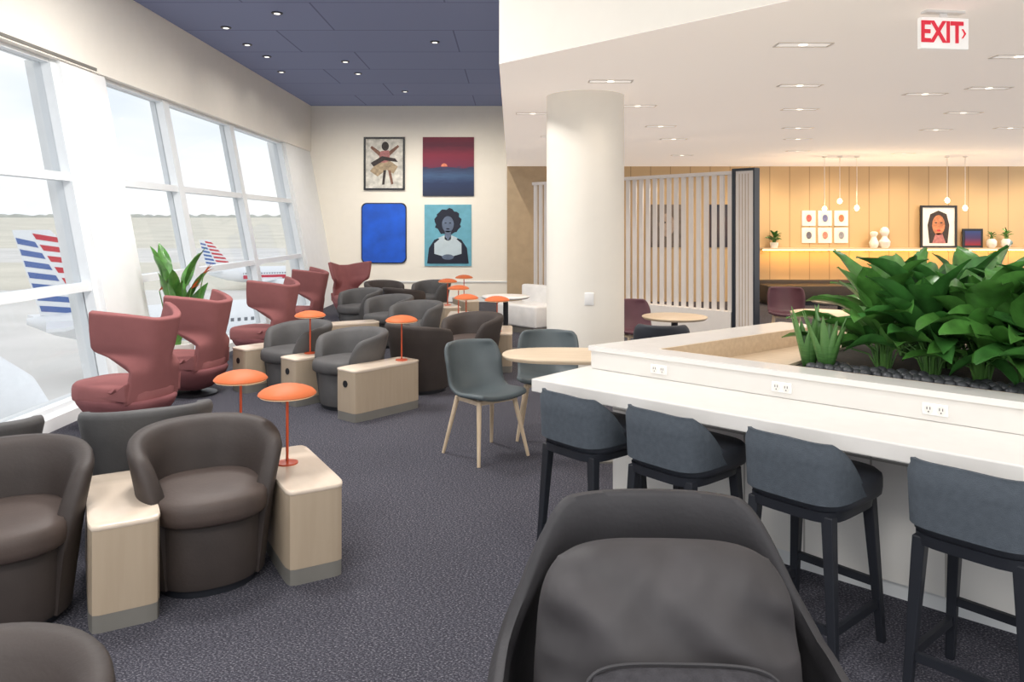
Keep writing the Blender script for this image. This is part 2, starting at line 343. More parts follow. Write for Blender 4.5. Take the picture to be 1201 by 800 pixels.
# ------------------------------------------------------------------ exit sign
t=thing('exit_sign','white exit sign with red letters hanging from the lower ceiling','sign',(2.62,4.66,ZL),R(8))
bm=new(); box(bm,-.158,.158,-.02,.02,-.235,-.045,.006); sg=obj('sign_panel',bm,M['signw'],t,False)
bm=new(); box(bm,-.13,.13,-.03,.03,-.018,0,.004); box(bm,-.02,.02,-.012,.012,-.05,-.015); obj('canopy',bm,M['plug'],t,False)
def text(body,size,m,parent,loc,ex=.003):
    cu=bpy.data.curves.new('text','FONT'); cu.body=body; cu.size=size; cu.extrude=ex; cu.offset=.004; cu.align_x='CENTER'; cu.align_y='CENTER'
    o=bpy.data.objects.new('tmp_text',cu); C.objects.link(o); bpy.context.view_layer.update()
    me=bpy.data.meshes.new_from_object(o.evaluated_get(bpy.context.evaluated_depsgraph_get())); bpy.data.objects.remove(o)
    me.materials.clear(); me.materials.append(m)
    q=bpy.data.objects.new('lettering',me); C.objects.link(q); q.parent=parent; q.location=loc; q.rotation_euler=(PI/2,0,0); return q
tx=text('EXIT',.16,M['signr'],sg,(-.024,-.022,-.140)); tx.scale=(.86,1.12,1)
bm=new(); flat(bm,[(.108,-.112),(.117,-.112),(.136,-.140),(.117,-.168),(.108,-.168),(.125,-.140)],-.025,-.02); obj('arrow',bm,M['signr'],sg,False)
# ------------------------------------------------------------------ ceiling lights
ordw=['nearest','second nearest','third nearest','fourth nearest','fifth nearest','sixth nearest','seventh nearest','eighth nearest','ninth nearest','tenth nearest','eleventh nearest','twelfth nearest','thirteenth nearest','fourteenth nearest','fifteenth nearest','sixteenth nearest','seventeenth nearest','eighteenth nearest','nineteenth nearest','twentieth nearest']
lampspots=[]
lowpix=[(942,52),(938,100),(938,128),(936,150),(936,163),(936,177),(716,95),(748,124),(790,163),(625,133),(1160,103),(1098,152),(1195,66),(1130,132),(1060,180),(650,160),(775,148),(1085,110),(1185,150),(800,182)]
lowpix.sort(key=lambda p:p[1])
proto=None
for i,(x,y) in enumerate(lowpix):
    p=atz(x,y,ZL); lab='recessed slot light in the lower white ceiling, %s to the camera'%ordw[i]
    if proto is None:
        proto=thing('recessed_light',lab,'ceiling light',p,0,'slot lights in the lower ceiling')
        bm=new()
        for a in ((-.20,.20,-.065,-.05),(-.20,.20,.05,.065),(-.20,-.185,-.05,.05),(.185,.20,-.05,.05)): box(bm,a[0],a[1],a[2],a[3],-.007,0)
        obj('frame',bm,M['slat'],proto,False)
        bm=new(); box(bm,-.185,.185,-.05,.05,-.003,0); obj('recess',bm,M['slot'],proto,False)
        bm=new(); lathe(bm,[(.03,-.006),(.03,-.002)],20); obj('lens',bm,M['lens'],proto)
    else: dup(proto,p,0,lab)
    lampspots.append((p,10 if (x,y) in((716,95),(748,124)) else (42 if p.y<7 else 56),(1,.88,.74)))
proto=None
hip=[(265,32),(325,15),(313,66),(330,84),(420,86),(510,49),(475,107),(405,72),(290,52)]
hip.sort(key=lambda p:p[1])
for i,(x,y) in enumerate(hip):
    p=atz(x,y,ZH); lab='small round downlight in the blue ceiling, %s to the camera'%ordw[i]
    if proto is None:
        proto=thing('downlight',lab,'ceiling light',p,0,'downlights in the blue ceiling')
        bm=new(); lathe(bm,[(.07,0),(.07,-.010),(.05,-.012)],20); obj('trim_ring',bm,M['dgrey'],proto)
        bm=new(); lathe(bm,[(.038,-.0125),(.038,-.015)],20); obj('lens',bm,M['lens2'],proto)
    else: dup(proto,p,0,lab)
    lampspots.append((p,95 if p.x>-3.2 else 12,(1,.95,.88)))
# ------------------------------------------------------------------ art on the cream wall
def artroot(name,label,px0,px1,py0,py1,cat='picture',group=None,d=D-.001):
    p=at((px0+px1)/2,py1,d); s=d/F
    return thing(name,label,cat,p,0,group),(px1-px0)*s,(py1-py0)*s
t,w,h=artroot('framed_picture','black framed collage of a dancing figure on white, top left of four artworks',427,475,161,223)
bm=new()
for a in ((-w/2,w/2,0,.04),(-w/2,w/2,h-.04,h),(-w/2,-w/2+.04,.04,h-.04),(w/2-.04,w/2,.04,h-.04)): box(bm,a[0],a[1],-.05,0,a[2],a[3])
obj('frame',bm,M['black'],t,False)
cream2=mat('collage_paper',(.62,.60,.55),.7,var=.3,vscale=9)
bm=new(); box(bm,-w/2+.04,w/2-.04,-.02,0,.04,h-.04); cv=obj('canvas',bm,cream2,t,False)
mm=lambda n,c:mat(n,c,.7,var=.35,vscale=14)
skin=mm('paint_brown',(.20,.10,.07)); pinkm=mm('paint_pink',(.42,.17,.17)); ochre=mm('paint_ochre',(.38,.29,.19)); dk=mm('paint_dark',(.04,.03,.03))
def circ(cx,cz,rx,rz,n=20,a0=0,a1=360): return [(cx+rx*math.cos(R(a0+(a1-a0)*i/(n if a1-a0==360 else n-1))),cz+rz*math.sin(R(a0+(a1-a0)*i/(n if a1-a0==360 else n-1)))) for i in range(n)]
def fl(name,pts,m,par,k=1):
    bm=new(); flat(bm,pts,-.02-.004*k,-.02); return obj(name,bm,m,par,False)
fl('painted_skirt',[(-.32,.42),(-.12,.66),(.08,.68),(.30,.52),(.20,.36),(.05,.45),(-.15,.30)],ochre,cv,1)
fl('painted_body',[(-.14,.62),(-.08,.86),(.10,.88),(.13,.66),(.02,.60)],pinkm,cv,2)
fl('painted_head',circ(.02,.97,.08,.10),dk,cv,2)
fl('painted_arm',[(.08,.84),(.30,1.0),(.33,.96),(.12,.76)],skin,cv,1); fl('painted_arm',[(-.08,.84),(-.28,.98),(-.31,.93),(-.1,.74)],skin,cv,1)
fl('painted_leg',[(-.02,.44),(.04,.44),(.0,.12),(-.05,.12)],dk,cv,2); fl('painted_leg',[(.08,.44),(.14,.44),(.2,.14),(.15,.12)],skin,cv,2)
fl('painted_scarf',[(-.30,.60),(-.05,.75),(.24,.70),(.30,.62),(.0,.66),(-.24,.52)],dk,cv,3)
t,w,h=artroot('canvas_picture','crimson over navy seascape canvas with small low sun, top right of four artworks',496,556,161,230)
sea=ramp_mat('seascape_paint',[(0,(.01,.02,.06)),(.22,(.012,.030,.10)),(.34,(.04,.09,.20)),(.47,(.02,.03,.09)),(.50,(.16,.012,.05)),(.7,(.22,.010,.04)),(.86,(.10,.006,.03)),(1,(.17,.01,.035))],2,noise=.12)
bm=new(); box(bm,-w/2,w/2,-.04,0,0,h,.004); cv=obj('canvas',bm,sea,t,False)
bm=new(); flat(bm,circ(-.09,h*.50,.07,.07,16,0,180),-.046,-.038); obj('painted_sun',bm,mm('paint_coral',(.65,.2,.12)),cv,False)
t,w,h=artroot('blue_panel','bright cobalt blue panel with rounded corners, bottom left of four artworks',424,477,238,309)
bm=new(); r=.12; pts=[]
for cx,cz,a in ((w/2-r,h-r,0),(-w/2+r,h-r,90),(-w/2+r,r,180),(w/2-r,r,270)): pts+=[(cx+r*math.cos(R(a+90*i/8)),cz+r*math.sin(R(a+90*i/8))) for i in range(9)]
flat(bm,pts,-.03,0); obj('rim',bm,M['navy'],t,False)
bm=new(); flat(bm,[(x*.955,h/2+(z-h/2)*.965) for x,z in pts],-.045,-.03)
obj('face',bm,mat('cobalt_blue',(.005,.09,.58),.4,var=.25,vscale=2.5),t,False)
t,w,h=artroot('canvas_picture','teal portrait canvas of a curly haired woman in white top, bottom right of four artworks',498,553,240,312)
bm=new(); box(bm,-w/2,w/2,-.03,0,0,h,.004); cv=obj('canvas',bm,mat('teal_paint',(.14,.40,.52),.6,var=.1),t,False)
navy2=mat('paint_navy',(.008,.012,.03),.6); whitep=mat('paint_offwhite',(.52,.62,.68),.6); bluesk=mat('paint_blue_skin',(.12,.16,.24),.6,var=.2)
def f2(name,pts,m,k): 
    bm=new(); flat(bm,pts,-.03-.004*k,-.028); return obj(name,bm,m,cv,False)
f2('painted_hair',[(0+(.29+.025*math.sin(i*2.3))*math.cos(2*PI*i/30),h*.72+(.29+.025*math.cos(i*1.9))*math.sin(2*PI*i/30)) for i in range(30)],navy2,1)
f2('painted_shoulders',[(-.46,.06),(-.42,.40),(-.30,.58),(-.10,.66),(.10,.66),(.30,.58),(.42,.40),(.46,.06)],navy2,2)
f2('painted_top',[(-.30,.12),(-.30,.50),(-.16,.62),(0,.52),(.16,.62),(.30,.50),(.30,.12)],whitep,3)
f2('painted_neck',[(-.07,.60),(-.07,.78),(.07,.78),(.07,.60),(0,.55)],bluesk,4)
f2('painted_face',circ(0,h*.68,.13,.18),bluesk,4)
f2('painted_eye',circ(-.05,h*.70,.025,.012,10),navy2,5); f2('painted_eye',circ(.05,h*.70,.025,.012,10),navy2,5); f2('painted_mouth',circ(0,h*.605,.04,.015,10),navy2,5)
f2('painted_collar',[(-.22,.62),(-.08,.68),(0,.56),(.08,.68),(.22,.62),(0,.44)],whitep,4)
f2('painted_arm',[(-.42,.06),(-.40,.30),(-.05,.20),(.05,.20),(.40,.30),(.42,.06)],navy2,4)
f2('painted_hand',circ(0,.20,.13,.06),bluesk,5)
# ------------------------------------------------------------------ wood wall: shelf, pictures
bm=new(); box(bm,5.45,11.9,D-.34,D,1.16,1.20,.004); tag(obj('wall_shelf',bm,M['oak'],None,False),'long oak shelf along the wood wall with warm light under it','shelf')
bm=new(); box(bm,5.5,11.85,D-.22,D-.18,1.148,1.16); tag(obj('light_strip',bm,M['led'],None,False),'thin warm light strip under the long oak shelf','light strip')
i=0; names=[['top left','top middle','top right'],['bottom left','bottom middle','bottom right']]
tin=[(.5,.12,.12),(.18,.2,.4),(.55,.2,.1),(.15,.15,.2),(.6,.25,.2),(.3,.3,.35)]
for r_ in range(2):
    for c_ in range(3):
        t,w,h=artroot('small_picture','small white framed picture, %s of the six in a grid on the wood wall'%names[r_][c_],940+19*c_,956+19*c_,247+20*r_,265+20*r_,group='six small framed pictures')
        bm=new(); box(bm,-w/2,w/2,-.03,0,0,h,.004); fr=obj('frame',bm,M['cer'],t,False)
        bm=new(); box(bm,-w*.27,w*.27,-.033,-.03,h*.2,h*.8); obj('mount',bm,M['slat'],fr,False)
        bm=new(); flat(bm,circ(0,h*.5,w*.2,h*.24),-.038,-.03); obj('image',bm,mm('print_%d'%i,tin[i]),t,False); i+=1
SH=1.20; SD=D-.19
def shelfx(px,d=SD): return (px-CX)*d/F
def vase(label,px,prof,g='white vases on the shelf'):
    bm=new(); lathe(bm,prof,24); o=tag(obj('vase',bm,M['cer']),label,'vase',g); o.location=(shelfx(px),SD,SH); return o
vase('short white vase with rounded body left of the taller one on the shelf',1025,[(.06,0),(.09,.04),(.10,.12),(.06,.2),(.05,.24),(.08,.3),(.075,.34),(.04,.36)])
vase('tall white stacked vase with ball top on the oak shelf',1037.5,[(.07,0),(.11,.05),(.12,.14),(.06,.22),(.05,.25),(.09,.32),(.10,.37),(.07,.43),(.03,.46)])
t=thing('framed_portrait','black framed portrait of a face in warm colours standing on the shelf','picture',(shelfx(1100,D-.06),D-.06,SH)); t.rotation_euler=(0,0,0)
w,h=.80,.93
bm=new()
for a in ((-w/2,w/2,0,.04),(-w/2,w/2,h-.04,h),(-w/2,-w/2+.04,.04,h-.04),(w/2-.04,w/2,.04,h-.04)): box(bm,a[0],a[1],-.05,0,a[2],a[3])
obj('frame',bm,M['black'],t,False)
bm=new(); box(bm,-w/2+.04,w/2-.04,-.02,0,.04,h-.04); cv=obj('mount',bm,M['cer'],t,False)
fl('painted_hair',[(-.2,.1),(-.24,.5),(-.18,.74),(0,.82),(.18,.74),(.24,.5),(.2,.1)],dk,cv,1)
fl('painted_face',circ(.0,.50,.14,.22),mm('paint_orange_skin',(.5,.2,.1)),cv,2); fl('painted_neck',[(-.14,.1),(-.06,.32),(.08,.32),(.16,.1)],pinkm,cv,2)
fl('painted_eye',circ(-.06,.55,.03,.015,10),dk,cv,3); fl('painted_eye',circ(.06,.55,.03,.015,10),dk,cv,3); fl('painted_mouth',circ(0,.38,.045,.02,10),mm('paint_lip',(.5,.03,.05)),cv,3)
t=thing('small_picture','small dark red and blue picture leaning beside the framed portrait','picture',(shelfx(1140,D-.06),D-.06,SH)); w,h=.45,.42
bm=new(); box(bm,-w/2,w/2,-.03,0,0,h,.004); obj('frame',bm,M['navy'],t,False)
bm=new(); box(bm,-w/2+.05,w/2-.05,-.036,-.03,.05,h-.05); obj('image',bm,ramp_mat('small_print',[(0,(.25,.02,.03)),(.5,(.05,.03,.12)),(1,(.02,.05,.2))]),t,False)
def leafblade(bm,base,dirv,L,W,droop,seg=7,fold=.25,tw=0):
    p=Vector(base); d=Vector(dirv).normalized(); rows=[]
    for i in range(seg+1):
        f=i/seg; w=W*max(0,math.sin(PI*min(1,f**.85*.96+.035)))**.75*(1.12-.3*f); w=max(w,.003)
        s=d.cross(Vector((0,0,1))); s=s.normalized() if s.length>1e-3 else Vector((1,0,0))
        nrm=s.cross(d).normalized()
        if tw: s=(s*math.cos(tw)+nrm*math.sin(tw)); nrm=s.cross(d).normalized()
        wv=math.sin(f*9+L*40)*.05*W
        rows.append([p-s*w/2+nrm*(w*fold+wv),p-s*w*.25+nrm*w*fold*.35,p,p+s*w*.25+nrm*w*fold*.35,p+s*w/2+nrm*(w*fold-wv)])
        p=p+d*(L/seg); d=(d+Vector((0,0,-droop/seg))).normalized()
    V=[[bm.verts.new(q) for q in r] for r in rows]
    for a,b in zip(V,V[1:]):
        for k in range(4): bm.faces.new((a[k],a[k+1],b[k+1],b[k]))
def bushy(name,label,cat,loc,n,L,W,hgt,spread,m,group=None,pot=None,seed=1,stems=True,droop=.9,low=.25):
    rnd=random.Random(seed); t=thing(name,label,cat,loc,rnd.random()*6,group); z0=0
    if pot:
        bm=new(); lathe(bm,pot,24); obj('pot',bm,M['cer'],t); z0=pot[-1][1]-.01
    b1=new(); b2=new()
    for i in range(n):
        a=2*PI*i*.381966+rnd.uniform(-.3,.3); f=(i+.5)/n; up=1-f*.85
        r=spread*(.15+.5*f)*rnd.uniform(.7,1.1); hz=hgt*(low+(1-low)*up)*rnd.uniform(.75,1.05)
        tip=Vector((r*math.cos(a),r*math.sin(a),z0+hz)); base=Vector((.03*math.cos(a),.03*math.sin(a),z0))
        mid=base*.5+tip*.5+Vector((-.2*r*math.cos(a),-.2*r*math.sin(a),.05*hgt))
        if stems: tube(b2,[base,mid,tip],[.006,.005,.004],5)
        k=rnd.uniform(.7,1.2)
        leafblade(b1,tip,(math.cos(a)*(.5+.85*f),math.sin(a)*(.5+.85*f),.95*up+.1+rnd.uniform(-.1,.4)),L*k,W*k*rnd.uniform(.8,1.1),droop*rnd.uniform(.4,1.3),tw=rnd.uniform(-.6,.6))
    fo=obj('foliage',b1,m,t,True,80); 
    if stems: obj('stems',b2,M['stem'],t)
    else: b2.free()
    return t
bushy('potted_plant','small trailing green plant in white pot at left end of the oak shelf','plant',(shelfx(908),SD,SH),30,.14,.06,.17,.12,M['leaf2'],None,[(.07,0),(.09,.08),(.09,.12)],3)
bushy('potted_plant','small upright plant in white pot, left one beside the dark red picture','plant',(shelfx(1163),SD,SH),14,.10,.035,.14,.07,M['leaf2'],None,[(.05,0),(.10,.06),(.10,.15),(.06,.2)],4)
bushy('potted_plant','small bushy plant in white pot at the right end of the oak shelf','plant',(shelfx(1180),SD,SH),18,.11,.05,.16,.07,M['leaf'],None,[(.05,0),(.10,.06),(.10,.15),(.06,.2)],5)
# pendants
proto=None
for i,(x,y) in enumerate(((967,245),(985,236),(1005,244),(1111,235),(1132,244))):
    p=at(x,y,14.5); lab='small glowing globe pendant, %s from the left, before the wood wall'%['first','second','third','fourth','fifth'][i]
    dz=ZL-p.z
    t=thing('pendant_light',lab,'pendant light',(p.x,p.y,ZL),0,'globe pendants')
    bm=new(); tube(bm,[(0,0,0),(0,0,-dz+.05)],.006,6); obj('cord',bm,M['cer'],t)
    bm=new(); lathe(bm,[(.04,-.025),(.04,0)],16); obj('canopy',bm,M['cer'],t)
    bm=new(); lathe(bm,[(.005,-dz-.048),(.032,-dz-.04),(.048,-dz),(.032,-dz+.04),(.010,-dz+.055)],20); obj('globe',bm,M['bulb'],t)
    l=bpy.data.lights.new('pendant_glow','POINT'); l.energy=20; l.color=(1,.72,.42); l.shadow_soft_size=.03
    lo=bpy.data.objects.new('pendant_glow',l); C.objects.link(lo); lo.location=(p.x,p.y,p.z-.10)
# banquette
t=thing('banquette','long dark brown banquette against the wood wall under the shelf','bench',(8.6,16.50,0))
bm=new(); box(bm,-3.2,3.2,-.35,.3,.08,.42,.03); obj('seat',bm,M['brown'],t)
bm=new(); box(bm,-3.2,3.2,.3,.44,.08,.50,.03); obj('backrest',bm,M['brown'],t)
bm=new(); box(bm,-3.15,3.15,-.28,.3,0,.08); obj('plinth',bm,M['black'],t,False)
# ------------------------------------------------------------------ slat screen
ang=math.atan2(-3.0,2.82)
t=thing('slat_screen','tall screen of pale vertical slats with dark edged end panel behind the column','screen',(.38,13.5,0),ang)
bm=new(); box(bm,0,3.94,-.08,.08,0,.5); obj('plinth',bm,M['slat'],t,False)
bm=new(); box(bm,0,3.94,-.03,.03,2.40,2.45); obj('top_rail',bm,M['slat2'],t,False)
for i in range(31):
    bm=new(); x=.06+i*.1275; box(bm,x-.034,x+.034,-.014,.014,.5,2.40); sl=obj('slat',bm,M['slat2'],t,False)
bm=new(); box(bm,4.00,4.27,-.06,.06,0,2.44,.005); obj('end_panel',bm,M['slat2'],t,False)
for x in (4.06,4.105,4.15,4.195):
    bm=new(); box(bm,x-.004,x+.004,-.063,-.058,.05,2.40); obj('groove',bm,M['tan'],t,False)
bm=new(); box(bm,3.95,4.00,-.07,.07,0,2.475); box(bm,4.00,4.29,-.07,.07,2.44,2.475); box(bm,4.27,4.29,-.07,.07,0,2.44); obj('edge_frame',bm,M['navy'],t,False)
# pictures behind the slats
t,w,h=artroot('large_print','dark print with a pale face on the wood wall seen through the slats',758,800,240,290)
bm=new(); box(bm,-w/2,w/2,-.03,0,0,h); cv=obj('canvas',bm,mat('print_grey',(.16,.13,.11),.6,var=.3),t,False)
def f3(n,p,m,k):
    bm=new(); flat(bm,p,-.03-.004*k,-.028); obj(n,bm,m,cv,False)
f3('painted_face',circ(.05,h*.52,.17,.26),mat('print_face',(.42,.33,.27),.6,var=.25,vscale=12),2); f3('painted_eye',circ(-.01,h*.58,.04,.025,12),dk,3); f3('painted_eye',circ(.12,h*.58,.04,.025,12),dk,3)
t,w,h=artroot('dark_print','dark navy print on the wood wall behind the right end of the slat screen',832,856,240,290)
bm=new(); box(bm,-w/2,w/2,-.03,0,0,h,.004); obj('canvas',bm,ramp_mat('dark_print_paint',[(0,(.02,.02,.04)),(.5,(.06,.04,.05)),(1,(.02,.03,.06))],2,noise=.3),t,False)
# ------------------------------------------------------------------ furniture kinds
def make_barrel(name,label,body,seat,loc,rz,group):
    t=thing(name,label,'armchair',loc,rz,group)
    def hf(s):
        h=.71-.10*s*s
        if s>.80: h-= .22*((s-.80)/.20)**2.2
        return h
    bm=new(); tub(bm,.385,.38,2.3,R(132),hf,.04,.34,.105,.325,.71,fp=.6); obj('shell',bm,body,t,True,75)
    bm=new(); puck(bm,.252,.262,2.3,[(.97,.04),(1,.07),(1.04,.34),(1.0,.37)]); obj('base',bm,body,t)
    bm=new(); puck(bm,.268,.300,2.6,pad(.34,.455,.045,.018),(0,-.03)); obj('seat_cushion',bm,seat,t,True,75)
    bm=new(); puck(bm,.225,.235,2.3,[(1,0),(1,.04)]); obj('plinth',bm,M['black'],t)
    return t
fN=Vector((.5,-.866,0)); rN=Vector((.866,.5,0))
GB='barrel armchairs'
Bc=Vector((-1.48,3.73,0))
barrelB=make_barrel('barrel_chair','brown leather barrel armchair with open seat between the two nearest box tables',M['brown'],M['brownseat'],Bc,face(*fN.xy),GB)
def barrel(x,y,fx,fy,label,sw=None): return dup(barrelB,(x,y,0),face(fx,fy),label,GB,sw)
greysw={'shell':M['grey'],'base':M['grey'],'seat_cushion':M['grey']}
A_=Bc-rN*.83
barrel(A_.x,A_.y,.5,-.866,'brown leather barrel armchair cut by the left edge, beside the nearest box table')
barrel(-2.10,4.42,-.5,.866,'grey leather barrel armchair facing away, back to back with the nearest whole brown armchair',greysw)
barrel(-2.86,4.03,-.5,.866,'grey leather barrel armchair whose rim shows at the left edge, facing the windows',greysw)
barrel(-1.21,1.57,.3,-.95,'brown leather barrel armchair cut off at the bottom left corner')
g2=Vector((-.65,-.76,0)); s2=Vector((-.76,.65,0))
T3=Vector((-1.20,6.95,0)); sp=.44
pM2=T3+s2*sp; pT4=T3+s2*2*sp; pM1=T3+s2*3*sp; pT5=T3+s2*4*sp
barrel(pM2.x,pM2.y,g2.x,g2.y,'grey leather barrel armchair right behind the box table with the orange lamp',greysw)
barrel(pM1.x,pM1.y,g2.x,g2.y,'grey leather barrel armchair between two pale box tables near the red chairs',greysw)
barrel(-.93,7.92,.65,.76,'brown leather barrel armchair facing away behind the grey barrel armchair and lamp table')
barrel(-.46,8.55,-.65,-.76,'brown leather barrel armchair facing the camera, directly behind the grey dining chair')
far=[(-1.75,10.8,-.6,-.8,'grey','grey barrel armchair in the middle rows, left of the farther brown ones'),(-1.25,9.9,-.5,-.85,'grey','grey barrel armchair in the middle rows beside a lamp table'),
(-2.38,11.95,-.6,-.8,'grey','small grey barrel armchair in front of the far red chairs'),(-1.72,12.4,.6,.8,'brown','small brown barrel armchair facing the end wall, among the far rows'),
(-1.45,13.7,-.5,-.85,'grey','small grey barrel armchair in the far row nearest the end wall'),(-2.25,13.6,.5,-.85,'brown','small brown barrel armchair in the far row under the blue panel')]
for x,y,fx,fy,k,l in far: barrel(x,y,fx,fy,l,greysw if k=='grey' else None)
# box tables
def make_box(label,loc,rz):
    t=thing('box_table',label,'side table',loc,rz,'pale box tables')
    bm=new(); puck(bm,.138,.375,12,[(1,.075),(1,.425)],n=96); obj('body',bm,M['boxbody'],t,True,50)
    bm=new(); puck(bm,.141,.378,12,[(.99,.425),(1,.43),(1,.442),(.985,.447)],n=96); obj('top',bm,M['boxtop'],t,True,50)
    bm=new(); puck(bm,.137,.374,12,[(1,0),(1,.075)],n=96); obj('plinth',bm,M['plinth'],t,True,50)
    bm=new(); lathe(bm,[(.03,0),(.03,.006)],20); o=obj('power_port',bm,M['dgrey'],t); o.location=(0,.374,.32); o.rotation_euler=(-PI/2,0,0)
    return t
rzN=face(*fN.xy)
boxT1=make_box('pale wood box table nearest the camera, between the two nearest brown armchairs',tuple(Vector((-1.63,3.24,0))-fN*.375),rzN)
def boxt(x,y,rz,label): return dup(boxT1,(x,y,0),rz,label)
def lamp(x,y,label,z=.447):
    global lampP
    if lampP is None:
        t=thing('mushroom_lamp',label,'table lamp',(x,y,z),0,'orange mushroom lamps'); lampP=t
        bm=new(); lathe(bm,[(.055,0),(.055,.007),(.02,.011),(.008,.014)],28); obj('base',bm,M['orangestem'],t)
        bm=new(); tube(bm,[(0,0,.010),(0,0,.375)],.0075,10); obj('stem',bm,M['orangestem'],t)
        bm=new(); lathe(bm,[(.146,.362),(.150,.366),(.147,.373),(.132,.387),(.10,.401),(.065,.411),(.03,.416),(.004,.417)],36); obj('shade',bm,M['orange'],t,True,60)
        bm=new(); lathe(bm,[(.140,.356),(.140,.362)],36); obj('diffuser',bm,M['screw'],t)
        return t
    return dup(lampP,(x,y,z),0,label)
lampP=None
t2=Vector((-.93,3.665,0))-fN*.375
boxt(t2.x,t2.y,rzN,'pale wood box table right of the nearest whole brown armchair, with orange lamp on it')
lp=Vector((-.93,3.665,0))-fN*.44; lamp(lp.x-.03,lp.y-.01,'orange mushroom lamp nearest the camera, right of the brown armchair back')
boxt(-1.64,4.62,rzN,'box table mostly hidden behind the nearest whole brown armchair')
lamp(-1.56,4.42,'orange mushroom lamp second nearest, left of the nearest lamp')
lo_=face(-g2.x,-g2.y)
boxt(T3.x,T3.y,lo_,'pale box table in the middle of the carpet with one orange lamp and dark port')
lamp(-1.02,7.12,'orange mushroom lamp on the middle box table with the dark port')
boxt(pT4.x,pT4.y,lo_,'pale box table between the two grey armchairs of the middle row'); 
lamp(pT4.x-.10,pT4.y-.02,'orange mushroom lamp just right of the red chairs, between grey armchairs')
boxt(pT5.x,pT5.y,lo_,'pale box table at window end of the middle row, beside the red chairs')
boxt(-.56,9.45,0,'pale box table with orange lamp beyond the grey dining chair'); lamp(-.55,9.3,'orange mushroom lamp in the middle distance, left of the white round table lamp')
boxt(-.13,9.2,0,'pale box table with orange lamp left of the white column'); lamp(-.17,9.05,'orange mushroom lamp nearest the white round table')
boxt(-.75,10.8,0,'pale box table in the far rows with an orange lamp, nearest one'); lamp(-.74,10.7,'orange mushroom lamp third from the end wall')
boxt(-1.02,12.05,R(20),'pale box table in the far rows left of its neighbour, with lamp'); lamp(-1.0,12.0,'orange mushroom lamp second from the end wall, left of pair')
boxt(-.78,13.0,R(20),'pale box table farthest back with an orange lamp'); lamp(-.80,12.9,'orange mushroom lamp farthest back, right of pair')
boxt(-2.1,9.9,R(-60),'pale box table low between the far grey armchairs, without a lamp')
# wing chairs: seat low and forward, narrow upright back, tall wings folding forward at head height
def make_wing(label,loc,rz):
    t=thing('wing_chair',label,'armchair',loc,rz,'red wing chairs')
    wk=[(0,.265),(.2,.245),(.40,.240),(.52,.275),(.62,.335),(.8,.37),(1,.395)]
    def f(u,v):
        w=interp(wk,v); a=abs(u)
        sm=max(0,min(1,(v-.36)/.24)); sm=sm*sm*(3-2*sm)
        b=max(0,(a-.25)/.75)
        z=.27+.69*v+.065*b*sm*v-.012*(1-a)*v**6
        y=.20+.12*v-(b**1.45)*(.05+.33*sm)
        return (u*w,y,z)
    bm=new(); surf(bm,f,22,24); mods(obj('backrest',bm,M['red'],t,True,180),.065,0,.018)
    bm=new(); puck(bm,.285,.39,3.4,pad(.24,.40,.05,.015),(0,-.14)); obj('seat_cushion',bm,M['red'],t,True,75)
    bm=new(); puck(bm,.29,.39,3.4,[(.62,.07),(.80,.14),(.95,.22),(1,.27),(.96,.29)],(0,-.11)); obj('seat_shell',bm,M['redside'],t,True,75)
    for s in (-1,1):
        bm=new()
        def g(u,v): return (s*(.258+.010*v),.19-(.5+.5*u)*(.42-.28*v),.30+.14*v*(1-.6*(.5+.5*u)))
        surf(bm,g,8,5); mods(obj('armrest',bm,M['red'],t,True,180),.05,0,.02)
    bm=new(); lathe(bm,[(.21,0),(.21,.02),(.05,.035),(.05,.09)],28); obj('swivel_base',bm,M['dgrey'],t)
    return t
wing=make_wing('dusty red wing chair nearest the camera, turned to the window',(-3.12,6.38,0),face(-.93,.36))
for x,y,fx,fy,l in ((-3.18,7.72,-.97,.24,'dusty red wing chair second nearest, right behind the nearest red one'),(-3.05,9.75,-.93,.35,'dusty red wing chair third nearest, left of the orange lamp'),
    (-3.25,12.1,-.97,.1,'dusty red wing chair fourth from the camera by the last window'),(-3.0,14.2,.5,-.85,'dusty red wing chair farthest away in the room corner under the art')):
    dup(wing,(x,y,0),face(fx,fy),l)
# dining chairs
def make_dining(label,loc,rz):
    t=thing('dining_chair',label,'chair',loc,rz,'shell dining chairs')
    py=[(0,-.25),(.15,-.2),(.4,.05),(.5,.16),(.62,.23),(.8,.28),(1,.31)]; pz=[(0,.455),(.15,.46),(.4,.44),(.5,.46),(.62,.56),(.8,.69),(1,.815)]
    wk=[(0,.20),(.15,.235),(.5,.25),(.7,.255),(.9,.235),(1,.20)]
    def f(u,v):
        a=abs(u)**2.4; b=max(0,min(1,(v-.35)/.3))
        return (u*interp(wk,v),interp(py,v)-a*.13*b,interp(pz,v)+a*(.03+.07*b*(1-max(0,(v-.6)/.4)))-.03*a*max(0,(v-.8)/.2))
    bm=new(); surf(bm,f,12,18); mods(obj('seat_shell',bm,M['shell'],t,True,180),.035,1)
    bm=new(); hbar(bm,(-.16,-.15,.425),(.16,-.15,.425),.03,.03); hbar(bm,(-.16,.12,.42),(.16,.12,.42),.03,.03); hbar(bm,(-.15,-.15,.42),(-.15,.12,.42),.03,.03); hbar(bm,(.15,-.15,.42),(.15,.12,.42),.03,.03); obj('under_frame',bm,M['oak'],t,False)
    for sx,sy in ((-1,-1),(1,-1),(1,1),(-1,1)):
        bm=new(); tube(bm,[(sx*.16,-.015+sy*.135,.43),(sx*.225,-.01+sy*.225,0)],[.019,.012],10); obj('leg',bm,M['oakv'],t)
    return t
din=make_dining('grey shell dining chair with pale wood legs standing alone left of the bar',(-.2,5.70,0),face(.62,-.78))
dup(din,(.29,6.24,0),face(-.10,-1),'grey shell dining chair tucked behind the oak table by the bar')
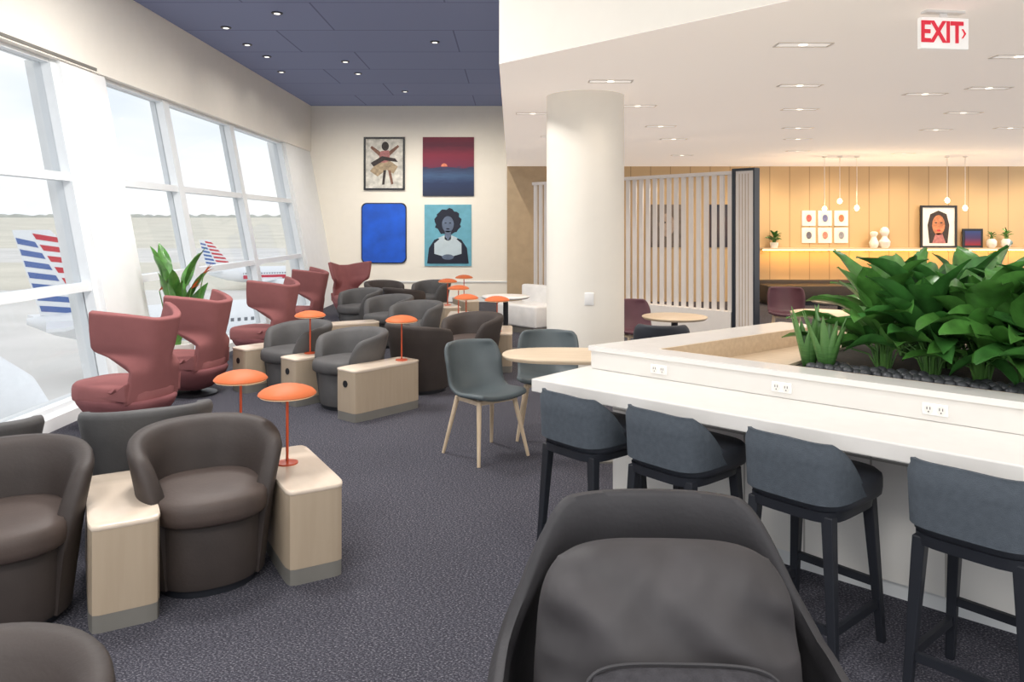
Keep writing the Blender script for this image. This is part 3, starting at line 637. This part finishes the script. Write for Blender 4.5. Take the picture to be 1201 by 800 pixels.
dup(din,(1.38,7.05,0),face(.2,1),'dark grey shell chair just right of the column base, behind the bar',None,{'seat_shell':M['slatedark']})
ms={'seat_shell':M['maroon']}
dup(din,(1.45,8.95,0),face(.3,-.95),'maroon shell chair between the column and the slat screen',None,ms)
dup(din,(3.85,10.75,0),face(-.3,-.95),'maroon shell chair right of the slat screen end panel',None,ms)
# tables
t=thing('cafe_table','long oak topped table with rounded end reaching behind the bar corner','table',(.46,5.72,0),R(-4))
bm=new(); puck(bm,.53,.30,2.6,[(.97,.71),(1,.728),(1,.736),(.99,.74)],n=64); obj('tabletop',bm,M['oak'],t,True,50)
bm=new(); lathe(bm,[(.035,.02),(.035,.71)],20,(.20,0,0)); obj('pedestal',bm,M['plinth'],t)
bm=new(); lathe(bm,[(.24,0),(.24,.012),(.05,.025)],36,(.20,0,0)); obj('foot',bm,M['plinth'],t)
def round_table(label,x,y,r,topm,baseh=.74,legm=None):
    t=thing('round_table',label,'table',(x,y,0),0)
    bm=new(); lathe(bm,[(r-.02,baseh-.03),(r,baseh-.012),(r,baseh-.004),(r-.006,baseh)],48); obj('tabletop',bm,topm,t)
    bm=new(); lathe(bm,[(.035,.02),(.035,baseh-.03)],20); obj('pedestal',bm,legm or M['dgrey'],t)
    bm=new(); lathe(bm,[(r*.7,0),(r*.7,.012),(.05,.025)],36); obj('foot',bm,legm or M['dgrey'],t)
    return t
round_table('white round pedestal table left of the column, far back',-.08,10.4,.33,M['cer'])
round_table('oak round table right of the column in front of the slats',1.72,8.1,.34,M['oak'])
round_table('oak round table right of the end panel of the slat screen',4.2,9.8,.36,M['oak'])
round_table('oak round table just beyond the planter near the maroon chair',3.45,8.45,.36,M['oak'])
t=thing('booth_bench','white upholstered booth seat at the left end of the slat screen','bench',(.28,12.3,0),ang)
bm=new(); box(bm,-.45,.45,-.30,.25,.1,.45,.04,3); obj('seat',bm,M['cer'],t); bm=new(); box(bm,-.45,.45,.25,.40,.1,.72,.04,3); obj('backrest',bm,M['cer'],t)
bm=new(); box(bm,-.42,.42,-.25,.35,0,.1); obj('plinth',bm,M['plinth'],t,False)
# ------------------------------------------------------------------ bar counter and planter
U=Vector((.739,-.673,0)).normalized(); Nn=Vector((.673,.739,0)).normalized(); AC=math.atan2(U.y,U.x)
def UN(u,n,z=0): return U*u+Nn*n+Vector((0,0,z))
u0,n0=-.85,3.5
def loc(u,n): return (u-u0,n-n0)
t=thing('bar_counter','long white bar counter with thick pale top and panelled front','counter',UN(u0,n0),AC)
ZT=.87
x0,y0=loc(-2.716,3.14); x1,y1=loc(.9,3.86)
bm=new(); box(bm,x0,x1,y0,y1,ZT-.07,ZT,.006); obj('countertop',bm,M['quartz'],t,False)
xa=loc(-2.60,0)[0]; ya=loc(0,3.74)[1]
bm=new(); box(bm,xa,x1,ya,y1-.005,.08,ZT-.07); obj('front_panel',bm,M['panelw'],t,False)
bm=new(); box(bm,xa+.02,x1,ya+.03,y1-.01,0,.08); obj('toe_kick',bm,M['white'],t,False)
bm=new(); box(bm,xa+.01,x1-.05,ya-.08,ya-.002,ZT-.115,ZT-.07); obj('support_rail',bm,M['slat'],t,False)
t=thing('planter','white ledged planter box with oak lined inside behind the bar','planter',UN(u0,n0),AC)
ZP=1.003
outer=[(-2.664,3.585),(.9,3.585),(.9,5.39),(-2.29,5.39)]; inner=[(-2.30,3.75),(.76,3.75),(.76,5.25),(-2.04,5.25)]
def ring(bm,o,i,z0,z1):
    n=4; O0=[bm.verts.new((*loc(*p),z0)) for p in o]; I0=[bm.verts.new((*loc(*p),z0)) for p in i]; O1=[bm.verts.new((*loc(*p),z1)) for p in o]; I1=[bm.verts.new((*loc(*p),z1)) for p in i]
    for a in range(n):
        b=(a+1)%n
        for q in ((O0[a],O0[b],O1[b],O1[a]),(I0[b],I0[a],I1[a],I1[b]),(O1[a],O1[b],I1[b],I1[a]),(O0[b],O0[a],I0[a],I0[b])): bm.faces.new(q)
def shrink(p,k): return [(u+k*(1 if u<0 else -1),n+k*(1 if n<4 else -1)) for u,n in p]
bm=new(); ring(bm,outer,inner,ZP-.028,ZP); obj('ledge',bm,M['quartz'],t,False)
bm=new(); ring(bm,shrink(outer,.012),shrink(outer,.11),ZT+.002,ZP-.028); obj('wall',bm,M['riser'],t,False)
lowo=[(-2.62,3.875),(.88,3.875),(.88,5.37),(-2.27,5.37)]; bm=new(); ring(bm,lowo,shrink(lowo,.05),0,ZT); obj('lower_wall',bm,M['panelw'],t,False)
bm=new(); ring(bm,shrink(inner,-.01),shrink(inner,.012),ZT+.005,ZP-.001); obj('oak_lining',bm,M['oak'],t,False)
bm=new(); a=loc(-2.29,3.755); b=loc(-1.62,5.24); box(bm,a[0],b[0],a[1],b[1],ZT+.005,ZT+.02); obj('inner_floor',bm,M['oak'],t,False)
bm=new(); a=loc(-1.62,3.765); b=loc(-1.58,5.235); box(bm,a[0],b[0],a[1],b[1],ZT+.02,ZP-.01); obj('divider',bm,M['oak'],t,False)
ZS=.978
bm=new(); a=loc(-1.58,3.765); b=loc(.74,5.235); box(bm,a[0],b[0],a[1],b[1],ZT+.01,ZS); obj('soil',bm,M['soil'],t,False)
for px in (773,917,1097):
    k=(px-CX)/F; d=3.597/(Nn.x*k+Nn.y); P=Vector((k*d,d,0)); u=P.dot(U); x,y=loc(u,3.597)
    bm=new(); box(bm,x-.050,x+.050,y-.008,y+.001,.896,.946,.004); o=obj('outlet',bm,M['plug'],t,False)
    bm=new()
    for s in (-1,1): flat(bm,circ(x+s*.024,.921,.018,.020,20),y-.0095,y-.0075)
    obj('socket_face',bm,M['slat'],o,False)
    bm=new()
    for s in (-1,1):
        for q in (-.006,.006): box(bm,x+s*.024+q-.0015,x+s*.024+q+.0015,y-.0105,y-.009,.920,.931)
        flat(bm,[(x+s*.024+.003*math.cos(2*PI*i/8),.911+.003*math.sin(2*PI*i/8)) for i in range(8)],y-.0105,y-.009)
    obj('socket_holes',bm,M['hole'],o,False)
def pl(u,n,z=ZS): return UN(u,n,z)
GP='broad leaved plants in the planter'
for i,(u,n,l) in enumerate(((-1.22,4.13,'broad leaved green plant nearest the snake plants, leftmost big plant'),(-.98,4.36,'broad leaved green plant second from the left, set back in the planter'),(-.78,4.08,'broad leaved green plant at the front in the middle of the planter'),
   (-.58,4.34,'broad leaved green plant at the rear towards the right photo edge'),(-1.24,4.60,'broad leaved green plant at the rear behind the leftmost big plant'),(-.44,4.05,'broad leaved green plant at the front cut by the right photo edge'),(-.88,4.74,'broad leaved green plant farthest back in the middle of the planter'),(-.99,4.08,'broad leaved green plant at the front between the leftmost and middle ones'),(-.60,4.07,'broad leaved green plant at the front, right of the middle one'))):
    bushy('foliage_plant',l,'plant',pl(u,n),34,.32,.150,.35,.27,M['leaf'] if i%2==0 else M['leaf2'],GP,None,20+i,True,1.0,.22)
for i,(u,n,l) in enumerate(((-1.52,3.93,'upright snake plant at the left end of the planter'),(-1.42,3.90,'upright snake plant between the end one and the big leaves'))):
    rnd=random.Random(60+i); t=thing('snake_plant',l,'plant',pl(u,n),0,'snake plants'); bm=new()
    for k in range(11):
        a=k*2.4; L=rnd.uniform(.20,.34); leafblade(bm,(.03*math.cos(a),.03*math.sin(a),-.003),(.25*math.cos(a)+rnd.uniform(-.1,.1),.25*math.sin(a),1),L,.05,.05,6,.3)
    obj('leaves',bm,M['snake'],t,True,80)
bm=new(); bmesh.ops.create_icosphere(bm,subdivisions=2,radius=.034)
for v in bm.verts: v.co=Vector((v.co.x*1.3,v.co.y,v.co.z*.8))
stone=obj('river_stone',bm,M['stone']); tag(stone,'dark grey river stone on the soil along the planter front','stone','river stones in the planter')
rnd=random.Random(5); first=True
for k in range(66):
    u=-1.46+.044*(k//3)+.015*(k%3); n=3.805+(k%3)*.062+rnd.uniform(-.006,.006)
    o=stone if first else stone.copy()
    if not first: C.objects.link(o)
    first=False
    q=rnd.uniform(.75,1.05); o.location=pl(u+rnd.uniform(-.006,.006),n,ZS+.020*q); o.rotation_euler=(rnd.uniform(-.15,.15),rnd.uniform(-.15,.15),rnd.random()*6); o.scale=(q*.72,q*.78,q*.9)
# ------------------------------------------------------------------ bar stools
def make_stool(label,loc_,rz):
    t=thing('bar_stool',label,'bar stool',loc_,rz,'bar stools along the counter')
    def hf(s):
        h=.872-.014*s*s
        if s>.46: h-=.185*((s-.46)/.54)**1.15
        return h
    bm=new(); tub(bm,.220,.235,4.2,R(98),hf,.635,.64,.045,.14,.872,56); obj('backrest',bm,M['slate'],t,True,75)
    bm=new(); puck(bm,.210,.235,4.2,pad(.595,.695,.03,.014),(0,-.035)); obj('seat',bm,M['slatedark'],t,True,75)
    bm=new(); puck(bm,.19,.205,4.5,[(1,.565),(1.02,.605)]); obj('apron',bm,M['black'],t,True,50)
    cs=[(-1,-1),(1,-1),(1,1),(-1,1)]
    def lp(sx,sy,z): k=1-z/.57; return Vector((sx*(.158+.035*k),sy*(.165+.03*k),z))
    for sx,sy in cs:
        bm=new(); bar(bm,lp(sx,sy,.59),lp(sx,sy,0),.046,.030); mods(obj('leg',bm,M['black'],t,False),bev=.005)
    for (a,b),z in zip(((0,1),(1,2),(2,3),(3,0)),(.24,.16,.16,.16)):
        bm=new(); hbar(bm,lp(*cs[a],z),lp(*cs[b],z),.02,.032); obj('footrest',bm,M['black'],t,False)
    return t
stool=None
for u,l in ((-2.32,'bar stool with slate blue back, first from the left end of the bar'),(-1.80,'bar stool with slate blue back, second from the left end of the bar'),(-1.21,'bar stool with slate blue back, third from the left, whole in view'),(-.59,'bar stool with slate blue back, fourth and nearest, at the right photo edge')):
    p=UN(u,3.165); rz=face(Nn.x+.10,Nn.y-.09)
    if stool is None: stool=make_stool(l,p,rz)
    else: dup(stool,p,rz,l)
# ------------------------------------------------------------------ foreground lounge chair
t=thing('lounge_chair','large charcoal leather lounge chair in the foreground with loose back cushion','armchair',(.378,1.80,0),R(-2))
def hf(s):
    def ss(a,b,x): x=max(0,min(1,(x-a)/(b-a))); return x*x*(3-2*x)
    h=.965-.010*min(1,s/.30)**2
    h-=.30*ss(.28,.56,s)
    h-=.06*ss(.5,.9,s)
    if s>.86: h-=.12*((s-.86)/.14)**2
    return h
kf=lambda z: interp([(.10,.80),(.30,.96),(.46,1.03),(.58,1.04),(.66,1.0),(.74,.945),(.84,.905),(.92,.88),(1.0,.855)],z)
bm=new(); tub(bm,.425,.42,3.0,R(128),hf,.14,.36,.060,0,1,110,kf=kf,nz=8); obj('shell',bm,M['char'],t,True,75)
bm=new(); puck(bm,.33,.36,3,[(.7,.10),(.95,.14),(1.02,.34),(1,.36)],(0,-.02)); obj('seat_base',bm,M['char'],t,True,60)
bm=new(); puck(bm,.335,.38,3.2,pad(.34,.46,.05,.02),(0,-.05)); obj('seat_cushion',bm,M['char2'],t,True,75)
rc=Matrix.Rotation(R(-12),3,'X'); cc=(.0,.100,.655)
bm=new(); pts=cushion(bm,cc,.328,.165,.258,rc,e=4.2,cr_=1.1,pw=2.6,px_=.55); bc=obj('back_cushion',bm,M['char2'],t,True,180); mods(bc,sub=1)
rc2=Matrix.Rotation(R(-20),3,'X')
bm=new(); pts=cushion(bm,(.004,-.150,.602),.228,.070,.135,rc2,28,18,7,.5); lu=obj('lumbar_pillow',bm,M['char3'],t,True,180); mods(lu,sub=1)
bm=new(); tube(bm,pts,.0045,6); obj('piping',bm,M['char'],lu)
bm=new(); lathe(bm,[(.27,0),(.27,.02),(.05,.04),(.05,.12)],32); obj('swivel_base',bm,M['dgrey'],t)
# ------------------------------------------------------------------ window plant
t=thing('floor_plant','tall bird of paradise plant with orange flowers by the window','plant',(-3.63,8.32,0))
bm=new(); lathe(bm,[(.13,0),(.17,.3),(.18,.42),(.15,.42),(.14,.38)],28); obj('pot',bm,M['cer'],t)
rnd=random.Random(11); b1=new(); b2=new(); b3=new()
for k in range(16):
    a=k*2.4; h=rnd.uniform(.25,.70); r=rnd.uniform(.04,.15)
    tip=Vector((r*math.cos(a)+.02,r*math.sin(a),.40+h)); tube(b2,[(.03*math.cos(a),.03*math.sin(a),.38),tip*.5+Vector((0,0,.22)),tip],[.010,.008,.006],6)
    leafblade(b1,tip,(.38*math.cos(a)+.08,.38*math.sin(a),1),rnd.uniform(.32,.46),.14,.45,8,.2,tw=rnd.uniform(-.8,.8))
for x,y,z in ((.34,-.12,1.18),(-.12,-.15,1.0),(.22,-.15,1.02)):
    tube(b2,[(0,0,.38),(x*.7,y*.7,.75),(x,y,z)],[.008,.007,.005],6)
    for q in (-.6,0,.5): leafblade(b3,(x,y,z),(.7,q*.3,.7+q*.6),.14,.03,.1,4)
obj('foliage',b1,M['leaf'],t,True,80); obj('stems',b2,M['stem'],t); obj('flowers',b3,M['orange'],t,True,80)
# ------------------------------------------------------------------ lights, world, camera
def light(name,kind,loc,e,c,rot=(0,0,0),**kw):
    l=bpy.data.lights.new(name,kind); l.energy=e; l.color=c
    for k,v in kw.items(): setattr(l,k,v)
    o=bpy.data.objects.new(name,l); C.objects.link(o); o.location=loc; o.rotation_euler=rot; return o
for p,e,c in lampspots: light('downlight_lamp','SPOT',(p.x,p.y,p.z-.03),e,c,spot_size=R(140),spot_blend=1,shadow_soft_size=.06)
for x,e in ((5.5,125),(7,125),(8.5,125),(10,125),(11.3,125),(3.4,50),(1.5,35)): light('added_wood_wall_fill','SPOT',(x,15.7,2.96),e,(1,.78,.51),(R(32),0,0),spot_size=R(110),spot_blend=1,shadow_soft_size=.06)  # added spots, no fixtures there; they warm and brighten the wood wall
for x in (-3.3,-1.9,-.7): light('added_art_wall_fill','SPOT',(x,14.2,4.28),185,(1,.93,.81),(R(44),0,0),spot_size=R(90),spot_blend=1,shadow_soft_size=.03)  # extra spots without fixtures, added to brighten the cream art wall
for y in (4.5,7,9.5,12,14.5): light('added_soffit_fill','SPOT',(-1.5,y,4.28),110,(1,.95,.87),(0,R(50),0),spot_size=R(78),spot_blend=1,shadow_soft_size=.03)  # invented spots aimed left, added to lift the dim soffit
for x,y,e,s in ((-2.2,1.6,58,.9),(-2.2,4.6,98,.9),(-2.2,7.2,130,.9),(1.6,.8,42,.9),(-.9,-1.4,155,1.4)): light('added_overhead_fill','AREA',(x,y,ZH-.02),e,(1,.97,.93),size=s)  # added area fill above and behind the camera, out of view
w=bpy.data.worlds.new('sky'); S.world=w; w.use_nodes=True; nt=w.node_tree; N=nt.nodes.new; L=nt.links.new
bg=nt.nodes['Background']; tc=N('ShaderNodeTexCoord'); mp=N('ShaderNodeMapping'); mp.inputs['Scale'].default_value=(2,2,7); nz=N('ShaderNodeTexNoise'); nz.inputs['Scale'].default_value=1.6; nz.inputs['Detail'].default_value=7
r=N('ShaderNodeValToRGB'); r.color_ramp.elements[0].position=.36; r.color_ramp.elements[0].color=(.78,.83,.88,1); r.color_ramp.elements[1].position=.62; r.color_ramp.elements[1].color=(1,.99,.98,1)
L(tc.outputs['Generated'],mp.inputs['Vector']); L(mp.outputs[0],nz.inputs['Vector']); L(nz.outputs['Fac'],r.inputs['Fac']); L(r.outputs['Color'],bg.inputs['Color']); bg.inputs['Strength'].default_value=1.65
cam=bpy.data.cameras.new('camera'); co=bpy.data.objects.new('camera',cam); C.objects.link(co); co.location=(0,0,H); co.rotation_euler=(PI/2,0,0)
cam.sensor_width=36; cam.lens=36*F/1201; cam.shift_x=(600.5-CX)/1201; cam.shift_y=-(400-CY)/1201; cam.clip_start=.05; cam.clip_end=3000
S.camera=co
try:
    S.view_settings.view_transform='Standard'; S.view_settings.look='None'
except Exception as ex: print(ex)
